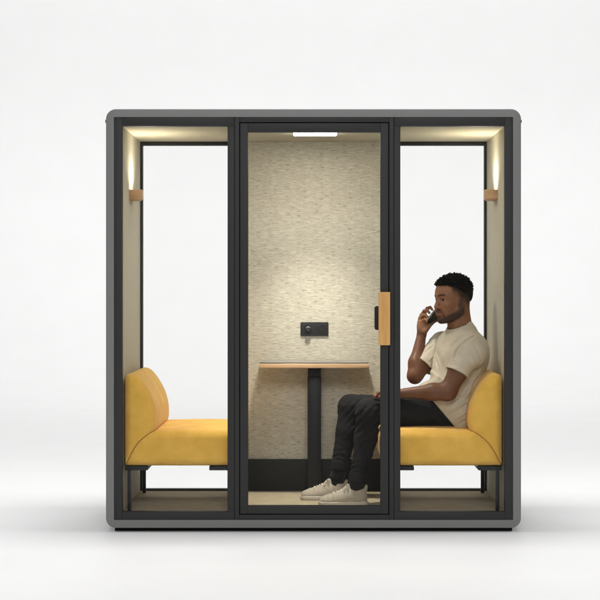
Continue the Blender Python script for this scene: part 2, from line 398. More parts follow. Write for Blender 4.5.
# ------------------------------------------------------------------ signed-distance modelling
class Field:
    def __init__(self, xs, ys, zs):
        self.ax = [np.asarray(a, np.float32) for a in (xs, ys, zs)]
        self.F = np.full([len(a) for a in self.ax], 1.0, np.float32)
    def _sl(self, lo, hi):
        sl = []
        for a, l, h in zip(self.ax, lo, hi):
            i0 = max(int(np.searchsorted(a, l))-1, 0); i1 = min(int(np.searchsorted(a, h))+1, len(a))
            if i1-i0 < 1: return None
            sl.append(slice(i0, i1))
        return tuple(sl)
    def _pts(self, sl):
        return (self.ax[0][sl[0]][:,None,None], self.ax[1][sl[1]][None,:,None], self.ax[2][sl[2]][None,None,:])
    def put(self, fn, lo, hi, k=0.0, op='add'):
        mg = max(k, .004) + .006
        sl = self._sl(np.asarray(lo)-mg, np.asarray(hi)+mg)
        if sl is None: return
        d = fn(*self._pts(sl)); a = self.F[sl]
        if op == 'add':
            r = np.minimum(a, d)
            if k: h = np.maximum(k-np.abs(a-d), 0)/k; r = r - h*h*k*.25
        elif op == 'sub':
            d = -d; r = np.maximum(a, d)
            if k: h = np.maximum(k-np.abs(a-d), 0)/k; r = r + h*h*k*.25
        self.F[sl] = r
    def cap(self, a, b, r1, r2=None, k=.0, op='add'):
        a = np.asarray(a, float); b = np.asarray(b, float); r2 = r1 if r2 is None else r2
        ab = b-a; L = float(ab@ab)+1e-12; R = max(r1, r2)
        def fn(X, Y, Z):
            t = np.clip(((X-a[0])*ab[0]+(Y-a[1])*ab[1]+(Z-a[2])*ab[2])/L, 0, 1)
            return np.sqrt((X-a[0]-t*ab[0])**2+(Y-a[1]-t*ab[1])**2+(Z-a[2]-t*ab[2])**2) - (r1+(r2-r1)*t)
        self.put(fn, np.minimum(a, b)-R, np.maximum(a, b)+R, k, op)
    def chain(self, pts, rs, k=.01):
        for i in range(len(pts)-1): self.cap(pts[i], pts[i+1], rs[i], rs[i+1], k)
    def ell(self, c, r, A=None, k=.0, op='add'):
        """ellipsoid; A rows are its axes in world space"""
        c = np.asarray(c, float); A = np.eye(3) if A is None else np.asarray(A, float); r = np.asarray(r, float)
        ext = np.sqrt(((A*r[:,None])**2).sum(0))
        def fn(X, Y, Z):
            x, y, z = X-c[0], Y-c[1], Z-c[2]
            q = [A[i,0]*x+A[i,1]*y+A[i,2]*z for i in range(3)]
            k0 = np.sqrt(sum((q[i]/r[i])**2 for i in range(3))); k1 = np.sqrt(sum((q[i]/r[i]**2)**2 for i in range(3)))
            return k0*(k0-1)/np.maximum(k1, 1e-6)
        self.put(fn, c-ext, c+ext, k, op)
    def box(self, c, h, rr, A=None, k=.0, op='add'):
        c = np.asarray(c, float); A = np.eye(3) if A is None else np.asarray(A, float); h = np.asarray(h, float)
        ext = (np.abs(A)*h[:,None]).sum(0)
        def fn(X, Y, Z):
            x, y, z = X-c[0], Y-c[1], Z-c[2]
            q = [np.abs(A[i,0]*x+A[i,1]*y+A[i,2]*z)-(h[i]-rr) for i in range(3)]
            return np.sqrt(sum(np.maximum(v, 0)**2 for v in q)) + np.minimum(np.maximum(np.maximum(q[0], q[1]), q[2]), 0) - rr
        self.put(fn, c-ext, c+ext, k, op)
    def half(self, p, n, k=0.0):
        """keep the side n points away from: cuts everything with (x-p).n > 0"""
        n = np.asarray(n, float); n = n/np.linalg.norm(n); X, Y, Z = self._pts((slice(None),)*3)
        d = (X-p[0])*n[0]+(Y-p[1])*n[1]+(Z-p[2])*n[2]; a = self.F; r = np.maximum(a, d)
        if k: h = np.maximum(k-np.abs(a-d), 0)/k; r = r+h*h*k*.25
        self.F = r.astype(np.float32)
    def disp(self, fn):
        m = np.abs(self.F) < .03
        i, j, l = np.nonzero(m)
        self.F[m] -= fn(self.ax[0][i], self.ax[1][j], self.ax[2][l]).astype(np.float32)
    def mesh(self):
        F = self.F; s = F < 0; n = np.array(F.shape)-1
        cnt = np.zeros(n, np.int8)
        offs = [(i, j, l) for i in (0,1) for j in (0,1) for l in (0,1)]
        sh = lambda A, o: A[o[0]:o[0]+n[0], o[1]:o[1]+n[1], o[2]:o[2]+n[2]]
        for o in offs: cnt += sh(s, o)
        mix = (cnt > 0) & (cnt < 8); ci, cj, cl = np.nonzero(mix)
        idx = np.full(n, -1, np.int64); idx[mix] = np.arange(len(ci))
        pos = np.zeros((len(ci), 3)); w = np.zeros(len(ci)); base = np.stack([ci, cj, cl], 1)
        for o in offs:
            for ax in range(3):
                if o[ax]: continue
                o2 = list(o); o2[ax] = 1
                f0 = F[ci+o[0], cj+o[1], cl+o[2]]; f1 = F[ci+o2[0], cj+o2[1], cl+o2[2]]
                c = (f0 < 0) != (f1 < 0); t = np.where(c, f0/np.where(c, f0-f1, 1), 0)
                p = np.tile(np.array(o, float), (len(ci), 1)); p[:,ax] += t
                pos[c] += p[c]; w[c] += 1
        pos = pos/w[:,None] + base
        V = np.stack([np.interp(pos[:,a], np.arange(len(self.ax[a])), self.ax[a]) for a in range(3)], 1)
        quads = []
        for ax in range(3):
            a1, a2 = [(1,2),(2,0),(0,1)][ax]
            A = [slice(None)]*3; B = [slice(None)]*3; A[ax] = slice(0, -1); B[ax] = slice(1, None)
            s0, s1 = s[tuple(A)], s[tuple(B)]
            i = np.stack(np.nonzero(s0 != s1), 1)
            ok = (i[:,a1] > 0) & (i[:,a2] > 0) & (i[:,a1] < F.shape[a1]-1) & (i[:,a2] < F.shape[a2]-1)
            i = i[ok]; fl = s0[tuple(i.T)]
            def at(d1, d2):
                q = i.copy(); q[:,a1] -= d1; q[:,a2] -= d2; return idx[tuple(q.T)]
            q = np.stack([at(1,1), at(0,1), at(0,0), at(1,0)], 1)
            q[~fl] = q[~fl][:,::-1]; quads.append(q)
        return V, np.concatenate(quads)
def laplace(V, Q, it, lam=.5):
    e = np.concatenate([Q[:,[0,1]], Q[:,[1,2]], Q[:,[2,3]], Q[:,[3,0]]])
    for _ in range(it):
        s = np.zeros_like(V); c = np.zeros(len(V))
        np.add.at(s, e[:,0], V[e[:,1]]); np.add.at(s, e[:,1], V[e[:,0]])
        np.add.at(c, e[:,0], 1); np.add.at(c, e[:,1], 1)
        V = V + lam*(s/np.maximum(c, 1)[:,None]-V)
    return V
def np_mesh(name, V, Q, m, parent=None, col=None):
    me = bpy.data.meshes.new(name)
    me.vertices.add(len(V)); me.vertices.foreach_set('co', V.astype(np.float32).ravel())
    me.loops.add(Q.size); me.loops.foreach_set('vertex_index', Q.astype(np.int32).ravel())
    me.polygons.add(len(Q)); me.polygons.foreach_set('loop_start', np.arange(0, Q.size, 4, dtype=np.int32))
    me.polygons.foreach_set('use_smooth', np.ones(len(Q), bool))
    me.update(calc_edges=True); me.validate()
    me.materials.append(M[m])
    if col is not None:
        a = me.color_attributes.new('Col', 'FLOAT_COLOR', 'POINT')
        a.data.foreach_set('color', np.concatenate([col, np.ones((len(col), 1))], 1).astype(np.float32).ravel())
    o = bpy.data.objects.new(name, me); COL.objects.link(o)
    if parent: o.parent = parent
    return o
def axis(lo, hi, spans, coarse):
    """rectilinear axis: coarse spacing, fine inside spans [(lo,hi,step)]"""
    v = []; x = lo
    while x < hi:
        v.append(x); st = coarse
        for a, b, s in spans:
            if a <= x < b: st = min(st, s)
        x += st
    return np.array(v)
def nrm(v): v = np.asarray(v, float); return v/np.linalg.norm(v)

# ------------------------------------------------------------------ the two seats
def poly_sdf(pts, X, Z):
    p = np.array(pts); q = np.roll(p, -1, 0); d = np.full(np.broadcast(X, Z).shape, 9.0); ins = np.zeros(d.shape, bool)
    for a, b in zip(p, q):
        e = b-a; L = e@e
        if L < 1e-12: continue
        t = np.clip(((X-a[0])*e[0]+(Z-a[1])*e[1])/L, 0, 1)
        d = np.minimum(d, np.hypot(X-a[0]-t*e[0], Z-a[1]-t*e[1]))
        if abs(e[1]) > 1e-12: ins ^= ((a[1] > Z) != (b[1] > Z)) & (X < (b[0]-a[0])*(Z-a[1])/e[1]+a[0])
    return np.where(ins, -d, d)
def cushion(name, prof, y0, y1, r, parent, whole):
    p = np.array(prof); st = .0048
    f = Field(np.arange(p[:,0].min()-.02, p[:,0].max()+.02, st), np.arange(y0-.02, y1+.02, st), np.arange(p[:,1].min()-.02, p[:,1].max()+.02, st))
    X, Y, Z = f._pts((slice(None),)*3)
    d2 = poly_sdf(prof, X[:,:,0], Z[:,0,:])[:,None,:]
    # stuffed: sides swell gently towards the middle of each face
    sw = .007*np.clip(-d2/.07, 0, 1)*(2-np.clip(-d2/.07, 0, 1)) + .0010*np.sin(31*X+9*np.sin(17*Z))*np.sin(27*Z+5*np.sin(13*X))
    du = poly_sdf(whole, X[:,:,0], Z[:,0,:])[:,None,:]; t = 1-np.clip(-du/.045, 0, 1)
    sw = sw-.040*(1-np.sqrt(np.maximum(1-t*t, 0)))
    q1 = d2+r; q2 = np.abs(Y-(y0+y1)/2)-(y1-y0)/2+r-sw
    f.F = (np.sqrt(np.maximum(q1,0)**2+np.maximum(q2,0)**2)+np.minimum(np.maximum(q1,q2),0)-r).astype(np.float32)
    V, Q = f.mesh(); V = laplace(V, Q, 2, .5)
    o = np_mesh(name, V, Q, 'yellow', parent); o.matrix_parent_inverse = Matrix.Translation(-Vector(parent.location)); return o
whole = back_curve + [uz(125.6,375.2), uz(124.2,377.5), uz(123.7,382)] + [uz(123.7, y) for y in (400, 420, 440, 458, 466.5)] + seat_top[:0:-1]
def make_sofa():
    root = empty('seat', (0, .45, ZF))
    cushion('seat_cushion', seat_prof, SY0+.002, SY1-.002, .0055, root, whole)
    cushion('backrest', back_prof, SY0, SY1, .0055, root, whole)
    zb = seat_prof[-1][1]
    for u in (.024, .575):
        for y in (SY0+.018, SY1-.038):
            boxes('leg', 'black', root, [(u, u+.019, y, y+.019, ZF+.001, zb-.022)], .0015)
    for u0, u1 in ((.012, .135), (.475, .60)):
        boxes('leg_bracket', 'black', root, [(u0, u1, SY0+.012, SY1-.012, zb-.0215, zb-.001)], .002)
    return root
def children(o): return [c for c in bpy.data.objects if c.parent == o]
sofa = make_sofa()
GS = 'mustard seats facing each other in the pod'
tag(sofa, 'mustard upholstered armless seat on black legs, empty', 'seat', GS)
other = sofa.copy(); COL.objects.link(other)
tag(other, 'mustard upholstered armless seat on black legs, with the man sitting on it', 'seat', GS)
for c in children(sofa):
    d = c.copy(); COL.objects.link(d); d.parent = other; d.matrix_parent_inverse = c.matrix_parent_inverse.copy()
sofa.location = (-XW+.002, .45, ZF); sofa.scale.x = .958; other.location = (XW-.002, .45, ZF)
other.rotation_euler = (0, 0, math.pi)
# the copy is turned round; its parts keep front-back symmetry, so shift it onto the same depth
other.location.y = SY0 + SY1 - .45

# ------------------------------------------------------------------ the man: joints (photo pixel, photo pixel, depth)
hipN, hipF = P(452,413,.375), P(445,412,.555)
kneeN, kneeF = P(369,411.5,.33), P(350.5,407,.585)
ankN, ankF = P(356.5,488,.30), P(337,479,.535)
shN, shF = P(468.5,349,.285), P(442,345,.60)
elN, wrN = P(447.5,391.8,.235), P(405,393.0,.262)
elF, wrF = P(415,375.5,.50), P(421.3,336,.575)
chest, belly, pelvis = P(462.5,360,.45), P(455,390,.462), P(455,411,.468)
TH = math.radians(24); tF = np.array([-math.cos(TH), -math.sin(TH), 0]); tL = np.array([math.sin(TH), -math.cos(TH), 0]); UP = np.array([0,0,1.])
lean = math.radians(13)
tU = nrm(UP*math.cos(lean) - tF*math.sin(lean)); tF2 = nrm(tF*math.cos(lean) + UP*math.sin(lean))
TA = np.stack([tF2, tL, tU])
# head frame
HO = P(454.6,302,.455); HY = math.radians(31); hp = math.radians(1.5)
hF = np.array([-math.cos(HY), -math.sin(HY), 0]); hL = np.array([math.sin(HY), -math.cos(HY), 0])
hF, hU = nrm(hF*math.cos(hp) - UP*math.sin(hp)), nrm(UP*math.cos(hp) + hF*math.sin(hp))
HA = np.stack([hF, hL, hU])
def H(f, l, u): return HO + f*hF + l*hL + u*hU

# phone frame
pa = nrm([.60,-.10,.78]); pb = np.array([.43,.79,-.43]); pb = nrm(pb - pa*(pb@pa)); pn = np.cross(pa, pb)
if pn[1] > 0: pn = -pn
PC = P(436.5,313.2,.545)
def PH(b, a, n): return PC + b*pb + a*pa + n*pn

def build_body():
    f = Field(axis(.05, 1.06, [(.30, 1.0, .0026)], .008), axis(.12, .74, [(.14, .70, .0026)], .006), axis(.10, 1.42, [(.60, 1.40, .0026)], .010))
    # trunk (under the clothes)
    f.ell(chest, (.105,.155,.17), TA, .03); f.ell(belly, (.10,.14,.14), TA, .05); f.ell(pelvis, (.11,.155,.10), None, .05)
    f.cap(shN, P(462,340,.455), .050, .045, .04); f.cap(shF, P(462,340,.455), .048, .045, .04)
    # legs and feet
    for hp_, kn, an, toe in ((hipN, kneeN, ankN, P(333,500,.30)+[0,0,-.012]), (hipF, kneeF, ankF, P(320,495,.535)+[0,0,-.012])):
        f.chain([hp_, kn], [.075, .056], .03); f.chain([kn, an], [.055, .032], .02); f.chain([an, an+[-.004,0,-.05], toe], [.032, .027, .018], .01)
    # neck
    nb = P(462,340,.455)
    f.chain([H(-.022,0,-.045), P(458.5,324,.458), nb], [.058, .056, .066], .025)
    f.cap(H(-.028,0,-.02), P(462.5,330,.455), .048, .052, .03)
    for s in (1,): f.cap(H(-.015,.055,-.045), P(453,333,.40), .012, .010, .02)
    # cranium and face
    f.ell(H(.006,0,.055), (.106,.0765,.083), HA, .0); f.ell(H(-.018,0,.03), (.072,.071,.075), HA, .03)
    f.ell(H(.062,0,-.018), (.047,.058,.080), HA, .03)
    f.ell(H(.055,0,.055), (.055,.064,.05), HA, .02)
    for s in (1,-1):
        f.cap(H(.0,s*.054,-.045), H(.075,s*.024,-.098), .018, .016, .028)
        f.cap(H(.004,s*.056,-.01), H(.002,s*.055,-.055), .018, .017, .02)
        f.ell(H(.079,s*.0425,-.016), (.023,.021,.018), HA, .016)
        f.ell(H(.085,s*.030,-.048), (.022,.022,.024), HA, .015)
        f.cap(H(.1065,s*.010,.037), H(.089,s*.045,.036), .0095, .008, .014)
    f.ell(H(.093,0,-.100), (.019,.024,.017), HA, .018)
    f.ell(H(.092,0,-.060), (.022,.030,.026), HA, .015)
    # eyes
    for s in (1,-1):
        f.ell(H(.109,s*.0325,.013), (.015,.020,.0125), HA, .010, 'sub')
        f.ell(H(.0850,s*.033,.0125), (.0165,.0178,.0155), HA, .004)
        f.ell(H(.1005,s*.0335,.0120), (.012,.0145,.0061), HA, .002, 'sub')
        f.cap(H(.1035,s*.020,.0225), H(.0935,s*.047,.0185), .0035, .003, .004)
        f.cap(H(.1000,s*.022,.0035), H(.0935,s*.044,.006), .0030, .0025, .005)
    # nose
    f.cap(H(.106,0,.022), H(.123,0,-.020), .0085, .0105, .010)
    f.ell(H(.1255,0,-.0235), (.0120,.0125,.0110), HA, .008)
    for s in (1,-1):
        f.ell(H(.111,s*.0145,-.0275), (.0125,.0085,.0085), HA, .006)
        f.ell(H(.1205,s*.0068,-.0360), (.0060,.0036,.0034), HA, .002, 'sub')
    # lips
    for s in (1,-1):
        f.cap(H(.1135,s*.006,-.0520), H(.1000,s*.0265,-.0525), .0062, .0033, .005)
    f.cap(H(.1120,-.011,-.0655), H(.1120,.011,-.0655), .0072, .0072, .006)
    for s in (1,-1): f.cap(H(.1120,s*.011,-.0655), H(.0990,s*.0255,-.0550), .0065, .0033, .005)
    for s in (1,-1): f.cap(H(.1215,0,-.0585), H(.1015,s*.0315,-.0510), .0022, .0020, .003, 'sub')
    f.cap(H(.1195,0,-.040), H(.1205,0,-.046), .0025, .0025, .005, 'sub')
    f.cap(H(.116,-.012,-.080), H(.116,.012,-.080), .005, .005, .010, 'sub')
    # ears
    for s in (1,-1):
        E = np.stack([nrm(hF*.94-hU*.25-hL*s*.18), nrm(hL*s+hF*.2), nrm(hU+hF*.2)])
        c = H(.006,s*.0772,-.002)
        f.ell(c, (.0185,.0065,.0325), E, .006)
        f.ell(c+E[1]*.0065-E[0]*(-.003)+E[2]*.002, (.0095,.0060,.0190), E, .004, 'sub')
        pts = [c + E[1]*.003 + E[0]*(.0165*math.cos(a)) + E[2]*(.030*math.sin(a)) for a in np.radians([-20,20,55,90,125,160,195,230])]
        f.chain(pts, [.003,.0036,.004,.004,.004,.004,.0036,.004], .003)
        f.ell(c-E[2]*.027+E[0]*.004+E[1]*.002, (.008,.006,.009), E, .006)
        f.ell(c+E[0]*.0145-E[2]*.004+E[1]*.001, (.004,.005,.007), E, .004)
    # near arm
    mid = shN*.5+elN*.5
    f.chain([shN, mid + [0.004,0,0], elN], [.056, .0535, .044], .02)
    fm = elN*.66+wrN*.34 + [0,0,.002]
    f.chain([elN, fm, wrN], [.046, .0430, .0265], .03)
    f.ell(elN+[.010,0,-.002], (.032,.030,.032), None, .02)
    # near hand resting on the thigh
    wy = wrN
    kn = [P(392.5,392.8,.262), P(391,391.8,.281), P(391.2,391.8,.300), P(393,392.4,.317)]
    for q, r in zip(kn, (.0115,.0125,.0125,.0125)): f.cap(wy+(q-kn[1])*.35, q, .0185, r, .012)
    tips = [((386.5,392.8,.252),(382.0,394.6,.247),(379.0,397.2,.246)), ((383.6,391.6,.276),(378.8,393.4,.274),(375.2,396.6,.273)),
            ((383.2,391.6,.300),(378.0,393.2,.302),(374.2,396.4,.303)), ((385.2,392.2,.322),(380.4,393.8,.327),(377.0,396.8,.330))]
    for q, t, r in zip(kn, tips, (.0082,.0092,.0095,.0092)):
        f.chain([q]+[P(*a) for a in t], [r*1.16, r*1.08, r, r*.86], .004)
    f.chain([wy+[-.015,.012,-.004], P(396,395.2,.338), P(389.5,396.6,.356), P(384.5,398,.364)], [.016,.0135,.0112,.009], .008)
    # far arm, raised with the phone
    mid = shF*.5+elF*.5
    f.chain([shF, mid, elF], [.054, .048, .038], .02)
    fm = elF*.68+wrF*.32 + [-.004,0,0]
    f.chain([elF, fm, wrF], [.040, .0400, .0265], .03)
    f.ell(elF+[-.002,0,-.012], (.030,.030,.028), None, .02)
    # far hand round the phone
    K = [P(424.5,312.5,.560), P(421.8,315.2,.562), P(420.3,318.8,.563), P(420.3,322.8,.562)]
    PI_ = [P(427.2,308.3,.532), P(424.2,311.0,.530), P(422.8,315.2,.530), P(423.6,319.6,.534)]
    DI = [P(430.2,307.4,.514), P(427.4,310.4,.511), P(425.4,314.8,.511), P(425.2,319.0,.516)]
    TI = [P(432.2,309.6,.502), P(429.3,312.8,.499), P(427.4,316.8,.500), P(426.9,320.6,.505)]
    w2 = wrF + [.002,0,.012]
    for q, r in zip(K, (.0125,.0130,.0130,.012)): f.cap(w2+(q-K[2])*.30, q, .0200, r, .014)
    f.ell(P(421.8,327,.566), (.021,.016,.034), None, .02)
    for a, b, c, d, r in zip(K, PI_, DI, TI, (.0086,.0090,.0088,.0078)):
        f.chain([a, b, c, d], [r*1.2, r*1.06, r*.98, r*.84], .004)
    f.chain([P(424.5,331.5,.552), PH(.026,-.060,-.006), PH(.046,-.028,-.002), PH(.045,.004,.006)], [.0165,.0135,.0112,.0090], .009)
    V, Q = f.mesh(); V = laplace(V, Q, 1, .35)
    # colour: pigment, lips, brows, stubble, and a painted highlight on the face
    L = (V-HO) @ HA.T; ff, ll, uu = L.T
    base = np.array([.24,.108,.054]); col = np.tile(base, (len(V), 1))
    def blend(w, c): 
        w = np.clip(w, 0, 1)[:,None]; col[:] = col*(1-w)+np.array(c)*w
    sm = lambda e0, e1, x: (lambda t: t*t*(3-2*t))(np.clip((x-e0)/(e1-e0), 0, 1))
    head = sm(-.16, -.13, uu)*(np.abs(ll) < .1)*(np.hypot(ff, ll) < .16)*(V[:,2] > 1.0)
    nz = np.sin(V[:,0]*900+V[:,1]*700)*np.sin(V[:,2]*1100+V[:,1]*500)
    # arms a little darker and redder, palms and finger pads lighter
    arm = 1-head; blend(arm*.75, (.115,.050,.027))
    dpal = np.linalg.norm(V-P(424,321,.535), axis=1)
    blend(sm(.075,.035,dpal)*(1-head)*sm(.585,.545,V[:,1])*.75, (.40,.20,.11))
    blend(head*sm(.05,.09,ff)*sm(-.03,.05,uu)*.7, (.27,.130,.074))  # highlight on brow, nose and upper cheeks, painted into the skin colour
    # hair fade at the temples and nape
    line = np.interp(ff, [-.12,-.085,-.06,-.03,0,.035,.075,.12], [-.030,-.026,-.012,.018,.040,.070,.084,.092])
    blend(head*sm(-.045,.004,uu-line)*sm(.078,.050,ff)*.93, (.016,.012,.010))
    side = head*sm(.045,.055,np.abs(ll))*sm(.030,.018,ff)*sm(-.014,-.002,ff)*sm(-.06,-.02,uu)
    blend(side*.75, (.03,.02,.015))
    # beard along the jaw, chin and upper lip
    jaw = np.interp(ff, [-.01,.02,.05,.08,.10,.13], [-.022,-.034,-.050,-.066,-.077,-.079])
    jb = np.interp(ff, [-.02,.0,.02,.05,.08,.1,.13], [-.062,-.072,-.088,-.106,-.120,-.126,-.128])
    beard = head*sm(.004,-.016,uu-jaw)*sm(-.02,.002,ff)*sm(-.012,.004,uu-jb)
    blend(beard*(.86+.1*nz), (.022,.014,.010))
    mo = head*sm(.034,.028,np.abs(ll))*sm(.088,.098,ff)*sm(-.0505,-.0470,uu)*sm(-.0385,-.0415,uu)
    mo2 = head*sm(.024,.029,np.abs(ll))*sm(.040,.034,np.abs(ll))*sm(.08,.088,ff)*sm(-.046,-.050,uu)
    blend(mo*.8, (.03,.02,.015)); blend(mo2*.6, (.03,.02,.015))
    soul = head*sm(.012,.008,np.abs(ll))*sm(.1,.105,ff)*sm(-.0735,-.0755,uu)
    blend(soul*.7, (.03,.02,.015))
    # lips
    uq = uu-.0050*(np.abs(ll)/.03)**1.5
    lip = head*sm(.031,.025,np.abs(ll))*sm(.098,.103,ff)*sm(-.0740,-.0715,uq)*sm(-.0475,-.0500,uq)
    blend(lip*.8, (.23,.088,.066))
    blend(lip*sm(.0022,.0008,np.abs(uu+.0585-.0075*(np.abs(ll)/.0315)**1.5)), (.03,.012,.01))
    # eyebrows
    for s in (1,-1):
        t = (ll*s-.012)/.038; yb = .0375+.006*np.sin(np.clip(t,0,1)*2.2)-.003*t
        br = head*sm(-.06,.04,t)*sm(1.08,.92,t)*sm(.0062,.0038,np.abs(uu-yb))*(ff > .07)
        blend(br*(.88+.1*nz), (.012,.009,.008))
        lash = head*(ff > .08)*sm(.0022,.0010,np.abs(uu-.0178))*sm(.016,.0135,np.abs(ll*s-.0335))
        blend(lash*.85, (.012,.008,.007))
    # finger nails of the resting hand
    for t in tips:
        e = P(*t[2])+np.array([.003,-.002,.008]); blend(sm(.0075,.0055,np.linalg.norm(V-e, axis=1))*.6, (.36,.2,.15))
    return np_mesh('person', V, Q, 'skin', None, col)
person = build_body()
tag(person, 'young man in oatmeal t-shirt and black jeans seated with a phone held to his face', 'person')

# eyes
for s in (1,-1):
    bm = bmesh.new(); bmesh.ops.create_uvsphere(bm, u_segments=32, v_segments=24, radius=.0132, matrix=Matrix.Translation(Vector(H(.0855,s*.033,.0122))))
    me = bpy.data.meshes.new('eye'); bm.to_mesh(me); bm.free()
    c = Vector(H(.0855,s*.033,.0122)); gaze = Vector(nrm(hF - hL*.05))
    a = me.color_attributes.new('Col', 'FLOAT_COLOR', 'POINT')
    for i, v in enumerate(me.vertices):
        q = (v.co-c).normalized().dot(gaze)
        a.data[i].color = (.004,.004,.004,1) if q > .95 else ((.035,.017,.009,1) if q > .86 else (.58,.53,.49,1))
    for p in me.polygons: p.use_smooth = True
    me.materials.append(M['eye']); o = bpy.data.objects.new('eye', me); COL.objects.link(o); o.parent = person

# hair: tight curls
def build_hair():
    lo = HO-.19; hi = HO+.21
    f = Field(np.arange(HO[0]-.15, HO[0]+.15, .0018), np.arange(HO[1]-.13, HO[1]+.13, .0018), np.arange(HO[2]-.05, HO[2]+.19, .0018))
    c = H(.004,0,.058); R = np.array([.116,.082,.092])
    f.ell(c, R, HA); f.ell(H(-.020,0,.035), (.080,.0775,.078), HA, .02)
    def line(ff): return np.interp(ff, [-.12,-.085,-.06,-.03,0,.035,.06,.085,.12], [-.012,-.010,.006,.036,.050,.074,.084,.089,.092])
    X, Y, Z = f._pts((slice(None),)*3)
    ff = (X-HO[0])*hF[0]+(Y-HO[1])*hF[1]+(Z-HO[2])*hF[2]; uu = (X-HO[0])*hU[0]+(Y-HO[1])*hU[1]+(Z-HO[2])*hU[2]
    cut = (line(ff)-uu)*.8
    h = np.maximum(.02-np.abs(f.F-cut), 0)/.02
    f.F = (np.maximum(f.F, cut)+h*h*.02*.25).astype(np.float32)
    n = 2900; g = math.pi*(3-math.sqrt(5))
    for i in range(n):
        z = 1-2*(i+.5)/n; r = math.sqrt(1-z*z); a = g*i
        dv = np.array([r*math.cos(a), r*math.sin(a), z]) + rng.normal(0, .05, 3); dv = nrm(dv)
        p = dv*(R-.0015)                                    # local f,l,u about the cap centre
        u_h = p[2]+.058; f_h = p[0]+.004
        top = float(np.clip((u_h-.045)/.06, 0, 1))
        if u_h < line(f_h)+.004: continue
        w = c + p @ HA; rad = rng.uniform(.0027,.0046)*(.66+.34*top)
        out = nrm(dv @ HA); up = top*rng.uniform(.003,.0165)
        tv = nrm(np.cross(out, rng.normal(size=3)))
        f.cap(w, w+out*up+tv*rng.uniform(.002,.010), rad, rad*.6, .0008)
    V, Q = f.mesh()
    return np_mesh('hair', V, Q, 'hair', person)
build_hair()

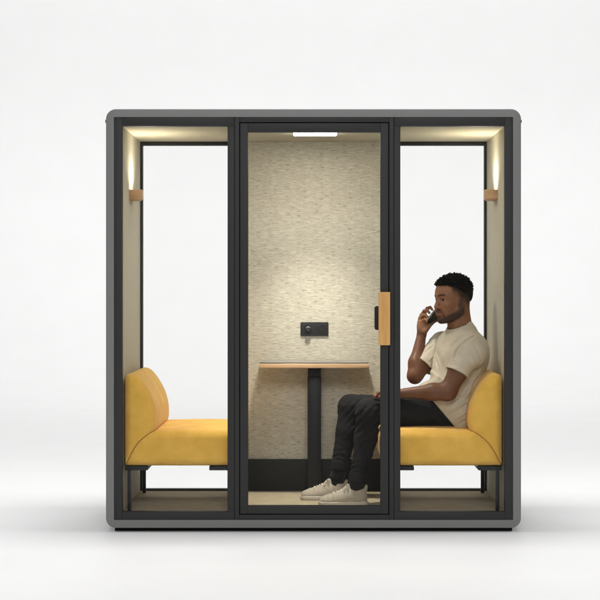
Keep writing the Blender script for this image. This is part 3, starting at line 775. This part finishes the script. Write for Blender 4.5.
# t-shirt
def seg_fold(px0, py0, px1, py1, d, amp, w):
    a = P(px0, py0, d); b = P(px1, py1, d); ab = b-a
    def fn(x, y, z):
        t = np.clip(((x-a[0])*ab[0]+(z-a[2])*ab[2])/(ab[0]**2+ab[2]**2), 0, 1)
        dd = np.hypot(x-a[0]-t*ab[0], z-a[2]-t*ab[2])
        return amp*np.exp(-(dd/w)**2)*np.sin(np.pi*np.clip(t*.8+.1, 0, 1))
    return fn
def build_tee():
    f = Field(np.arange(.52, 1.03, .0029), np.arange(.16, .74, .0029), np.arange(.49, 1.14, .0029))
    f.ell(chest, (.128,.168,.18), TA, .0); f.ell(P(450,362,.455), (.085,.14,.13), TA, .04)
    f.ell(belly+[0,0,.01], (.137,.165,.15), TA, .05)
    f.ell(pelvis+[.020,0,.015], (.120,.196,.105), None, .05)
    f.cap(P(443,396,.37), P(461,420,.37), .105, .100, .04)
    f.ell(P(467,415,.43), (.055,.15,.07), None, .04)
    sc = P(459,336,.455)
    f.cap(shN+[.004,.01,.004], sc, .062, .058, .05); f.cap(shF+[.0,0,.002], sc, .060, .056, .05)
    f.cap(P(463,333,.455), P(462,350,.45), .072, .09, .03)
    f.ell(P(472,354,.46), (.058,.14,.10), TA, .04)
    # bunched front hem over the lap
    f.cap(P(434,383.5,.33), P(421.5,386.5,.42), .026, .015, .03); f.cap(P(431,389,.33), P(423,389.5,.50), .026, .022, .03)
    f.cap(P(434,398,.36), P(450,421,.30), .016, .016, .03)
    # folds on the trunk
    folds = [(436,345,444,372,.35,-.006,.010), (444,352,436,380,.35,.004,.012), (431,372,452,386,.3,.005,.008), (428,384,446,392,.3,-.005,.006),
             (452,408,474,398,.3,.006,.006), (447,404,472,389,.3,-.005,.005), (455,418,476,406,.3,.005,.006), (458,424,474,414,.3,-.005,.005), (449,415,467,404,.3,-.004,.005),
             (476,384,462,402,.3,.005,.007), (480,372,470,395,.3,-.006,.006), (448,333,438,352,.4,.003,.007), (452,340,446,360,.4,-.003,.007), (432,388,424,391,.4,-.006,.005), (430,380,438,391,.4,.004,.006)]
    folds += [(462,336,452,346,.35,-.004,.006), (470,382,458,398,.3,-.005,.006), (484,364,474,384,.3,.005,.006), (441,368,447,388,.3,.004,.006), (437,356,441,374,.3,-.004,.006), (462,404,470,420,.3,-.004,.006), (450,346,447,368,.35,.0035,.006)]
    fl = [seg_fold(*a) for a in folds]
    def fold(x, y, z):
        s = sum(q(x, y, z) for q in fl)
        s = 1.45*s + .0009*np.sin(70*x+45*z+9*np.sin(22*y+17*z))*np.sin(31*z-22*y+5*np.sin(30*x))
        return s
    f.disp(fold)
    # hem: sits on the thighs, round the hips
    f.half(P(470,428.4,.45), (0,0,-1))
    f.half(P(444.5,415,.36), nrm([-.60,0,-.62]), .006) if False else None
    n = nrm([-.735,0,-.62]); p = P(444.2,414.6,.34)
    X, Y, Z = f._pts((slice(None),)*3)
    dpl = (X-p[0])*n[0]+(Z-p[2])*n[2]; keep = Z > P(430,399.5,.4)[2]
    f.F = np.where(keep, f.F, np.maximum(f.F, dpl)).astype(np.float32)
    sfl = [seg_fold(*a) for a in [(456,352,470,366,.22,-.0045,.005), (454,360,466,372,.22,.004,.005), (474,342,482,362,.22,-.004,.006), (466,346,478,370,.22,.0035,.006), (482,360,474,374,.22,-.004,.005), (433,345,424,352,.6,-.004,.005), (436,352,426,360,.6,.004,.005)]]
    # sleeves
    for sh, el, end, r0, r1 in ((shN, elN, .56, .069, .0675), (shF, elF, .70, .066, .066)):
        ax = nrm(el-sh); e = sh + (el-sh)*end
        g = Field(*f.ax); g.cap(sh-ax*.012, e+ax*.05, r0, r1)
        g.ell(P(471,353,.290) if sh is shN else sh+[0,0,-.004], (.088,.076,.086) if sh is shN else (.072,.068,.072), None, .03)
        def sf(x, y, z, sh=sh, ax=ax):
            t = (x-sh[0])*ax[0]+(y-sh[1])*ax[1]+(z-sh[2])*ax[2]
            return sum(q(x, y, z) for q in sfl)+.0012*np.sin(t*52+22*x+9*np.sin(17*z+9*y)) + .0022*np.sin(30*z-26*x+16*y)
        g.disp(sf)
        X, Y, Z = g._pts((slice(None),)*3)
        nx = ax
        dpl = (X-e[0])*nx[0]+(Y-e[1])*nx[1]+(Z-e[2])*nx[2]
        gF = np.maximum(g.F, dpl)
        # hollow the cuff
        L2 = float((el-sh)@(el-sh)); t = np.clip(((X-sh[0])*(el-sh)[0]+(Y-sh[1])*(el-sh)[1]+(Z-sh[2])*(el-sh)[2])/L2, 0, 1)
        da = np.sqrt((X-sh[0]-t*(el-sh)[0])**2+(Y-sh[1]-t*(el-sh)[1])**2+(Z-sh[2]-t*(el-sh)[2])**2)-(r1-.0105)
        gF = np.where(dpl > -.02, np.maximum(gF, -da), gF)
        # narrow crease where the sleeve is set in
        k = .004; hh = np.maximum(k-np.abs(f.F-gF), 0)/k
        df = np.abs(f.F-gF); f.F = (np.minimum(f.F, gF)-hh*hh*k*.25+.0065*np.exp(-(df/.0042)**2)).astype(np.float32)
        # stitched hem line of the sleeve
        band = np.abs(dpl+.020) < .0018
        f.F = np.where(band & (np.abs(gF) < .01), f.F+.0010, f.F).astype(np.float32)
    # the seam where the near sleeve is set in
    path = [P(*q, .24) for q in ((474,336.5),(467,340),(460.5,345.5),(456,352),(454.2,357))]
    def armhole(x, y, z):
        best = np.full(x.shape, 9.0)
        for a, b in zip(path, path[1:]):
            ab = b-a; t = np.clip(((x-a[0])*ab[0]+(z-a[2])*ab[2])/(ab[0]**2+ab[2]**2), 0, 1)
            best = np.minimum(best, np.hypot(x-a[0]-t*ab[0], z-a[2]-t*ab[2]))
        return (y < .40)*(-.0062*np.exp(-(best/.0042)**2)+.003*np.exp(-((best-.012)/.006)**2))
    f.disp(armhole)
    # neck opening with a ribbed collar
    ca = nrm([-.40,-.36,.845]); cc = P(460,328.6,.455)
    f.cap(cc-ca*.010, P(460,352,.45), .069, .105, .03)
    f.cap(cc-ca*.03, cc+ca*.14, .0635, .0635, .004, 'sub')
    f.half(cc+ca*.012, ca) if False else None
    a1 = nrm(np.cross(ca, [0,1,0])); a2 = np.cross(ca, a1)
    rgn = [cc + (a1*math.cos(a)+a2*math.sin(a))*.0680 for a in np.linspace(0, 2*math.pi, 25)]
    f.chain(rgn, [.0088]*25, .0015)
    # keep the shirt behind the jeans front and out of the backrest
    V, Q = f.mesh(); V = laplace(V, Q, 2, .45)
    return np_mesh('t_shirt', V, Q, 'tee', person)
build_tee()

# jeans
def build_jeans():
    f = Field(np.arange(.05, .93, .0034), np.arange(.18, .72, .0034), np.arange(.15, .74, .0034))
    f.ell(pelvis+[0,0,-.01], (.112,.165,.098), None, .0)
    for hp_, kn, an, c, rk in ((hipN, kneeN, ankN, .90, .072), (hipF, kneeF, ankF, .86, .070)):
        f.chain([hp_, hp_*.5+kn*.5, kn], [.087, .081, rk], .03)
        e = kn+(an-kn)*c
        f.chain([kn, kn*.6+e*.4+[.006,0,0], e], [rk-.004, .060, .046], .02)
    ax = {}
    def fold(x, y, z):
        s = .0011*np.sin(48*x+60*z+7*np.sin(19*y+23*z))*np.sin(27*y+33*z+4*np.sin(21*x))
        for kn, an in ((kneeN, ankN), (kneeF, ankF)):
            dk = np.sqrt((x-kn[0]-.055)**2+(z-kn[2]+.05)**2)
            s = s + .0052*np.exp(-(dk/.075)**2)*np.sin((z-1.1*x)*135)
            t = (kn[2]-z)/(kn[2]-an[2])
            s = s + .0018*np.exp(-((t-.78)/.16)**2)*np.sin(z*190+x*60+8*np.sin(y*25))
        s = s + .004*np.exp(-((x-.70)/.06)**2)*np.sin((x+.9*z)*120)
        return s
    f.disp(fold)
    for kn, an, c in ((kneeN, ankN, .93), (kneeF, ankF, .885)):
        d = nrm(an-kn); e = kn+(an-kn)*c
        # turned-up cuff, cut square, hollow
        f.cap(e-d*.038, e+d*.01, .0515, .0505, .003)
        X, Y, Z = f._pts((slice(None),)*3)
        tpl = (X-e[0])*d[0]+(Y-e[1])*d[1]+(Z-e[2])*d[2]
        near = ((X-e[0])**2+(Y-e[1])**2+(Z-e[2])**2) < .10**2
        f.F = np.where(near, np.maximum(f.F, tpl), f.F).astype(np.float32)
        f.cap(e-d*.03, e+d*.05, .0425, .0425, .002, 'sub')
    # side seam
    V, Q = f.mesh(); V = laplace(V, Q, 2, .4)
    return np_mesh('jeans', V, Q, 'jeans', person)
build_jeans()

# socks and shoes
def build_shoe(an, toe_px, heel_px, yaw):
    """local: f forward from heel (0) to toe (L), w to the side, h up"""
    L = .268; hz = ZF+.001
    heel = np.array([0,0,0.]); 
    F_ = np.array([-math.cos(yaw), -math.sin(yaw), 0]); W_ = np.array([math.sin(yaw), -math.cos(yaw), 0])
    A = np.stack([F_, W_, UP])
    o = np.array([an[0], an[1], hz]) - F_*.062
    G = lambda a, w, h: o + F_*a + W_*w + UP*h
    lo = np.minimum(G(-.02,0,0), G(L+.02,0,0)) - [.05,.075,.02]; hi = np.maximum(G(-.02,0,0), G(L+.02,0,0)) + [.05,.075,.16]
    st = .0021
    half_w = lambda a: np.interp(a, [0,.01,.03,.07,.12,.17,.20,.23,.25,.262,.268], [.012,.024,.031,.033,.036,.045,.047,.043,.034,.022,.010])
    def outline(extra=0.0):
        aa = np.concatenate([np.linspace(0,.03,8), np.linspace(.04,.23,16), np.linspace(.238,L,10)])
        up = [(a, half_w(a)+extra) for a in aa]; dn = [(a, -half_w(a)*.94-extra) for a in aa[::-1]]
        return up+dn
    sole_pts = [tuple(G(a, w, 0)[:2]) for a, w in outline(.002)]
    f = Field(np.arange(lo[0], hi[0], st), np.arange(lo[1], hi[1], st), np.arange(lo[2], hi[2], st))
    f.ell(G(.215,.002,.022), (.050,.042,.033), A)
    f.ell(G(.170,.002,.028), (.060,.042,.043), A, .02)
    f.ell(G(.115,.0,.036), (.062,.037,.056), A, .02)
    f.ell(G(.048,0,.040), (.046,.0335,.054), A, .02)
    f.cap(G(.062,0,.045), G(.057,0,.088), .036, .037, .02)
    f.cap(G(.120,0,.066), G(.108,0,.100), .022, .015, .012)       # tongue
    f.cap(G(.022,0,.07), G(.016,0,.098), .017, .015, .012)        # heel tab
    f.cap(G(.060,0,.083), G(.040,0,.15), .0325, .042, .006, 'sub')   # opening
    f.ell(G(.058,.0,.112), (.028,.06,.017), A, .010, 'sub')
    f.half(G(0,0,.016), (0,0,-1))
    def seams(x, y, z):
        a = (x-o[0])*F_[0]+(y-o[1])*F_[1]; h = z-o[2]; w = (x-o[0])*W_[0]+(y-o[1])*W_[1]
        s = -.0014*np.exp(-((a-.205+.35*np.abs(w))/.0020)**2)*(h > .02)
        s = s-.0012*np.exp(-((h-.05-.35*(a-.07))/.002)**2)*((a > .0) & (a < .085))
        s = s-.0013*np.exp(-((np.abs(w)-.019-.1*(.2-a))/.0022)**2)*((a > .105) & (a < .2))
        s = s+.0011*np.sin(a*210)*np.exp(-((a-.195)/.03)**2)
        return s
    f.disp(seams)
    V, Q = f.mesh(); V = laplace(V, Q, 1, .4)
    sh = np_mesh('shoe', V, Q, 'suede', person)
    slab('sole', 'sole', None, sole_pts, hz, hz+.0225, 'z', .0045, 4)
    so = bpy.data.objects[-1] if False else [x for x in COL.objects if x.name.startswith('sole') and x.parent is None][-1]
    so.parent = sh
    # laces
    bm = bmesh.new()
    top = lambda a: np.interp(a, [.10,.118,.135,.15,.165,.18,.195], [.101,.096,.0885,.081,.0755,.071,.066])
    rows = np.linspace(.118,.186,6)
    for i, a in enumerate(rows):
        hw = .022-.004*i/5
        tube(bm, [G(a+.006*t*(1 if i % 2 else -1), hw*t, top(a)+.0035-.011*t*t) for t in np.linspace(-1,1,9)], .0028, 6)
    for s in (1,-1):
        tube(bm, [G(.116,0,.102), G(.112+.004*s,.010*s,.112), G(.108,.022*s,.112), G(.112,.028*s,.100), G(.118,.018*s,.098), G(.117,.002*s,.102)], .0022, 6)
        tube(bm, [G(.117,0,.102), G(.126,.014*s,.100), G(.130,.026*s,.088), G(.134,.031*s,.076)], .0022, 6)
    lc = finish(bm, 'laces', 'lace', None, 60); lc.parent = sh
    # sock
    g = Field(np.arange(lo[0], hi[0], .003), np.arange(lo[1], hi[1], .003), np.arange(lo[2], hi[2]+.10, .003))
    d = nrm(an-(kneeN if an is ankN else kneeF))
    g.chain([an-d*.075, an-d*.02, G(.064,0,.055)], [.0415,.0400,.0350], .01)
    g.disp(lambda x, y, z: .0008*np.sin(z*900)+.001*np.sin(z*160+x*40))
    V, Q = g.mesh(); np_mesh('sock', V, Q, 'sock', person)
build_shoe(ankN, None, None, math.radians(4)); build_shoe(ankF, None, None, math.radians(2))

# phone
def build_phone():
    bm = bmesh.new(); slab('x', None, None, rrect(-.036, .036, -.0745, .0745, .010, 6), -.004, .004, 'z', .0018, 3, bm=bm)
    bmesh.ops.recalc_face_normals(bm, faces=bm.faces)
    Mx = Matrix((( *[pb[0], pa[0], pn[0]], PC[0]), (*[pb[1], pa[1], pn[1]], PC[1]), (*[pb[2], pa[2], pn[2]], PC[2]), (0,0,0,1)))
    if Mx.to_3x3().determinant() < 0: bmesh.ops.reverse_faces(bm, faces=bm.faces)
    bm.transform(Mx)
    ph = finish(bm, 'smartphone', 'phone', None, 40)
    tag(ph, 'black-screened smartphone with a pale rim held in the man\'s raised hand', 'phone')
    bm = bmesh.new(); slab('x', None, None, rrect(-.0335, .0335, -.072, .072, .008, 6), .0041, .0047, 'z', .0002, 1, bm=bm)
    bm.transform(Mx); bmesh.ops.recalc_face_normals(bm, faces=bm.faces)
    adopt(finish(bm, 'screen', 'screen', None, 40), ph)
build_phone()

# ------------------------------------------------------------------ light
def add_light(name, kind, loc, target, energy, col=(1,1,1), **kw):
    l = bpy.data.lights.new(name, kind); l.energy = energy; l.color = col
    for k, v in kw.items(): setattr(l, k, v)
    o = bpy.data.objects.new(name, l); COL.objects.link(o); o.location = loc
    o.rotation_euler = (Vector(target)-Vector(loc)).to_track_quat('-Z', 'Y').to_euler(); return o
# pod lamps
add_light('ceiling_light', 'SPOT', (.009, .315, 2.100), (.009, .50, .9), 138, (1,.955,.87), spot_size=math.radians(76), spot_blend=1.0, shadow_soft_size=.05)
for s in (-1, 1):
    add_light('wall_light', 'AREA', (s*(XW-.036), .445, 1.8165), (s*(XW-.020), .445, 2.10), 3.0, (1,.92,.76), shape='RECTANGLE', size=.03, size_y=.16, spread=math.radians(150))
# studio softboxes: overhead, one on each side, one behind, one on the backdrop, and an added fill over the camera
add_light('overhead_softbox', 'AREA', (0, .45, 7.0), (0, .45, 0), 300, (1,1,1), shape='RECTANGLE', size=2.4, size_y=1.6)
for s in (-1, 1):
    add_light('side_softbox', 'AREA', (s*7.0, .40, 7.0), (0, .45, .4), 208, (1,1,1), shape='RECTANGLE', size=2.4, size_y=1.8)
add_light('back_softbox', 'AREA', (0, 8.0, 9.0), (0, .5, 0), 300, (1,1,1), shape='RECTANGLE', size=7, size_y=2.5)
add_light('backdrop_softbox', 'AREA', (0, 8.5, 10.0), (0, 14, 2.6), 840, (1,1,1), shape='RECTANGLE', size=28, size_y=1.5, spread=math.radians(128))
add_light('front_fill', 'AREA', (0, -10.5, 6.4), (0, 0, 1.0), 410, (1,1,1), shape='RECTANGLE', size=5, size_y=2.5)  # added fill, brightens the pod front and its interior

w = bpy.data.worlds.new('World'); S.world = w; w.use_nodes = True
bg = w.node_tree.nodes['Background']; bg.inputs[0].default_value = (1,1,1,1); bg.inputs[1].default_value = .24

# ------------------------------------------------------------------ camera
cam = bpy.data.cameras.new('camera'); co = bpy.data.objects.new('camera', cam); COL.objects.link(co)
co.location = (0, -D, EZ); co.rotation_euler = (math.pi/2, 0, 0)
cam.sensor_width = 36; cam.lens = 36*D/(600/K0); cam.shift_x = -(CX-300)/600; cam.shift_y = -(300-CY)/600
cam.clip_end = 200
S.camera = co
S.view_settings.view_transform = 'Standard'; S.view_settings.look = 'None'; S.view_settings.exposure = 0; S.view_settings.gamma = 1
S.cycles.max_bounces = 10; S.cycles.transparent_max_bounces = 16; S.cycles.diffuse_bounces = 5
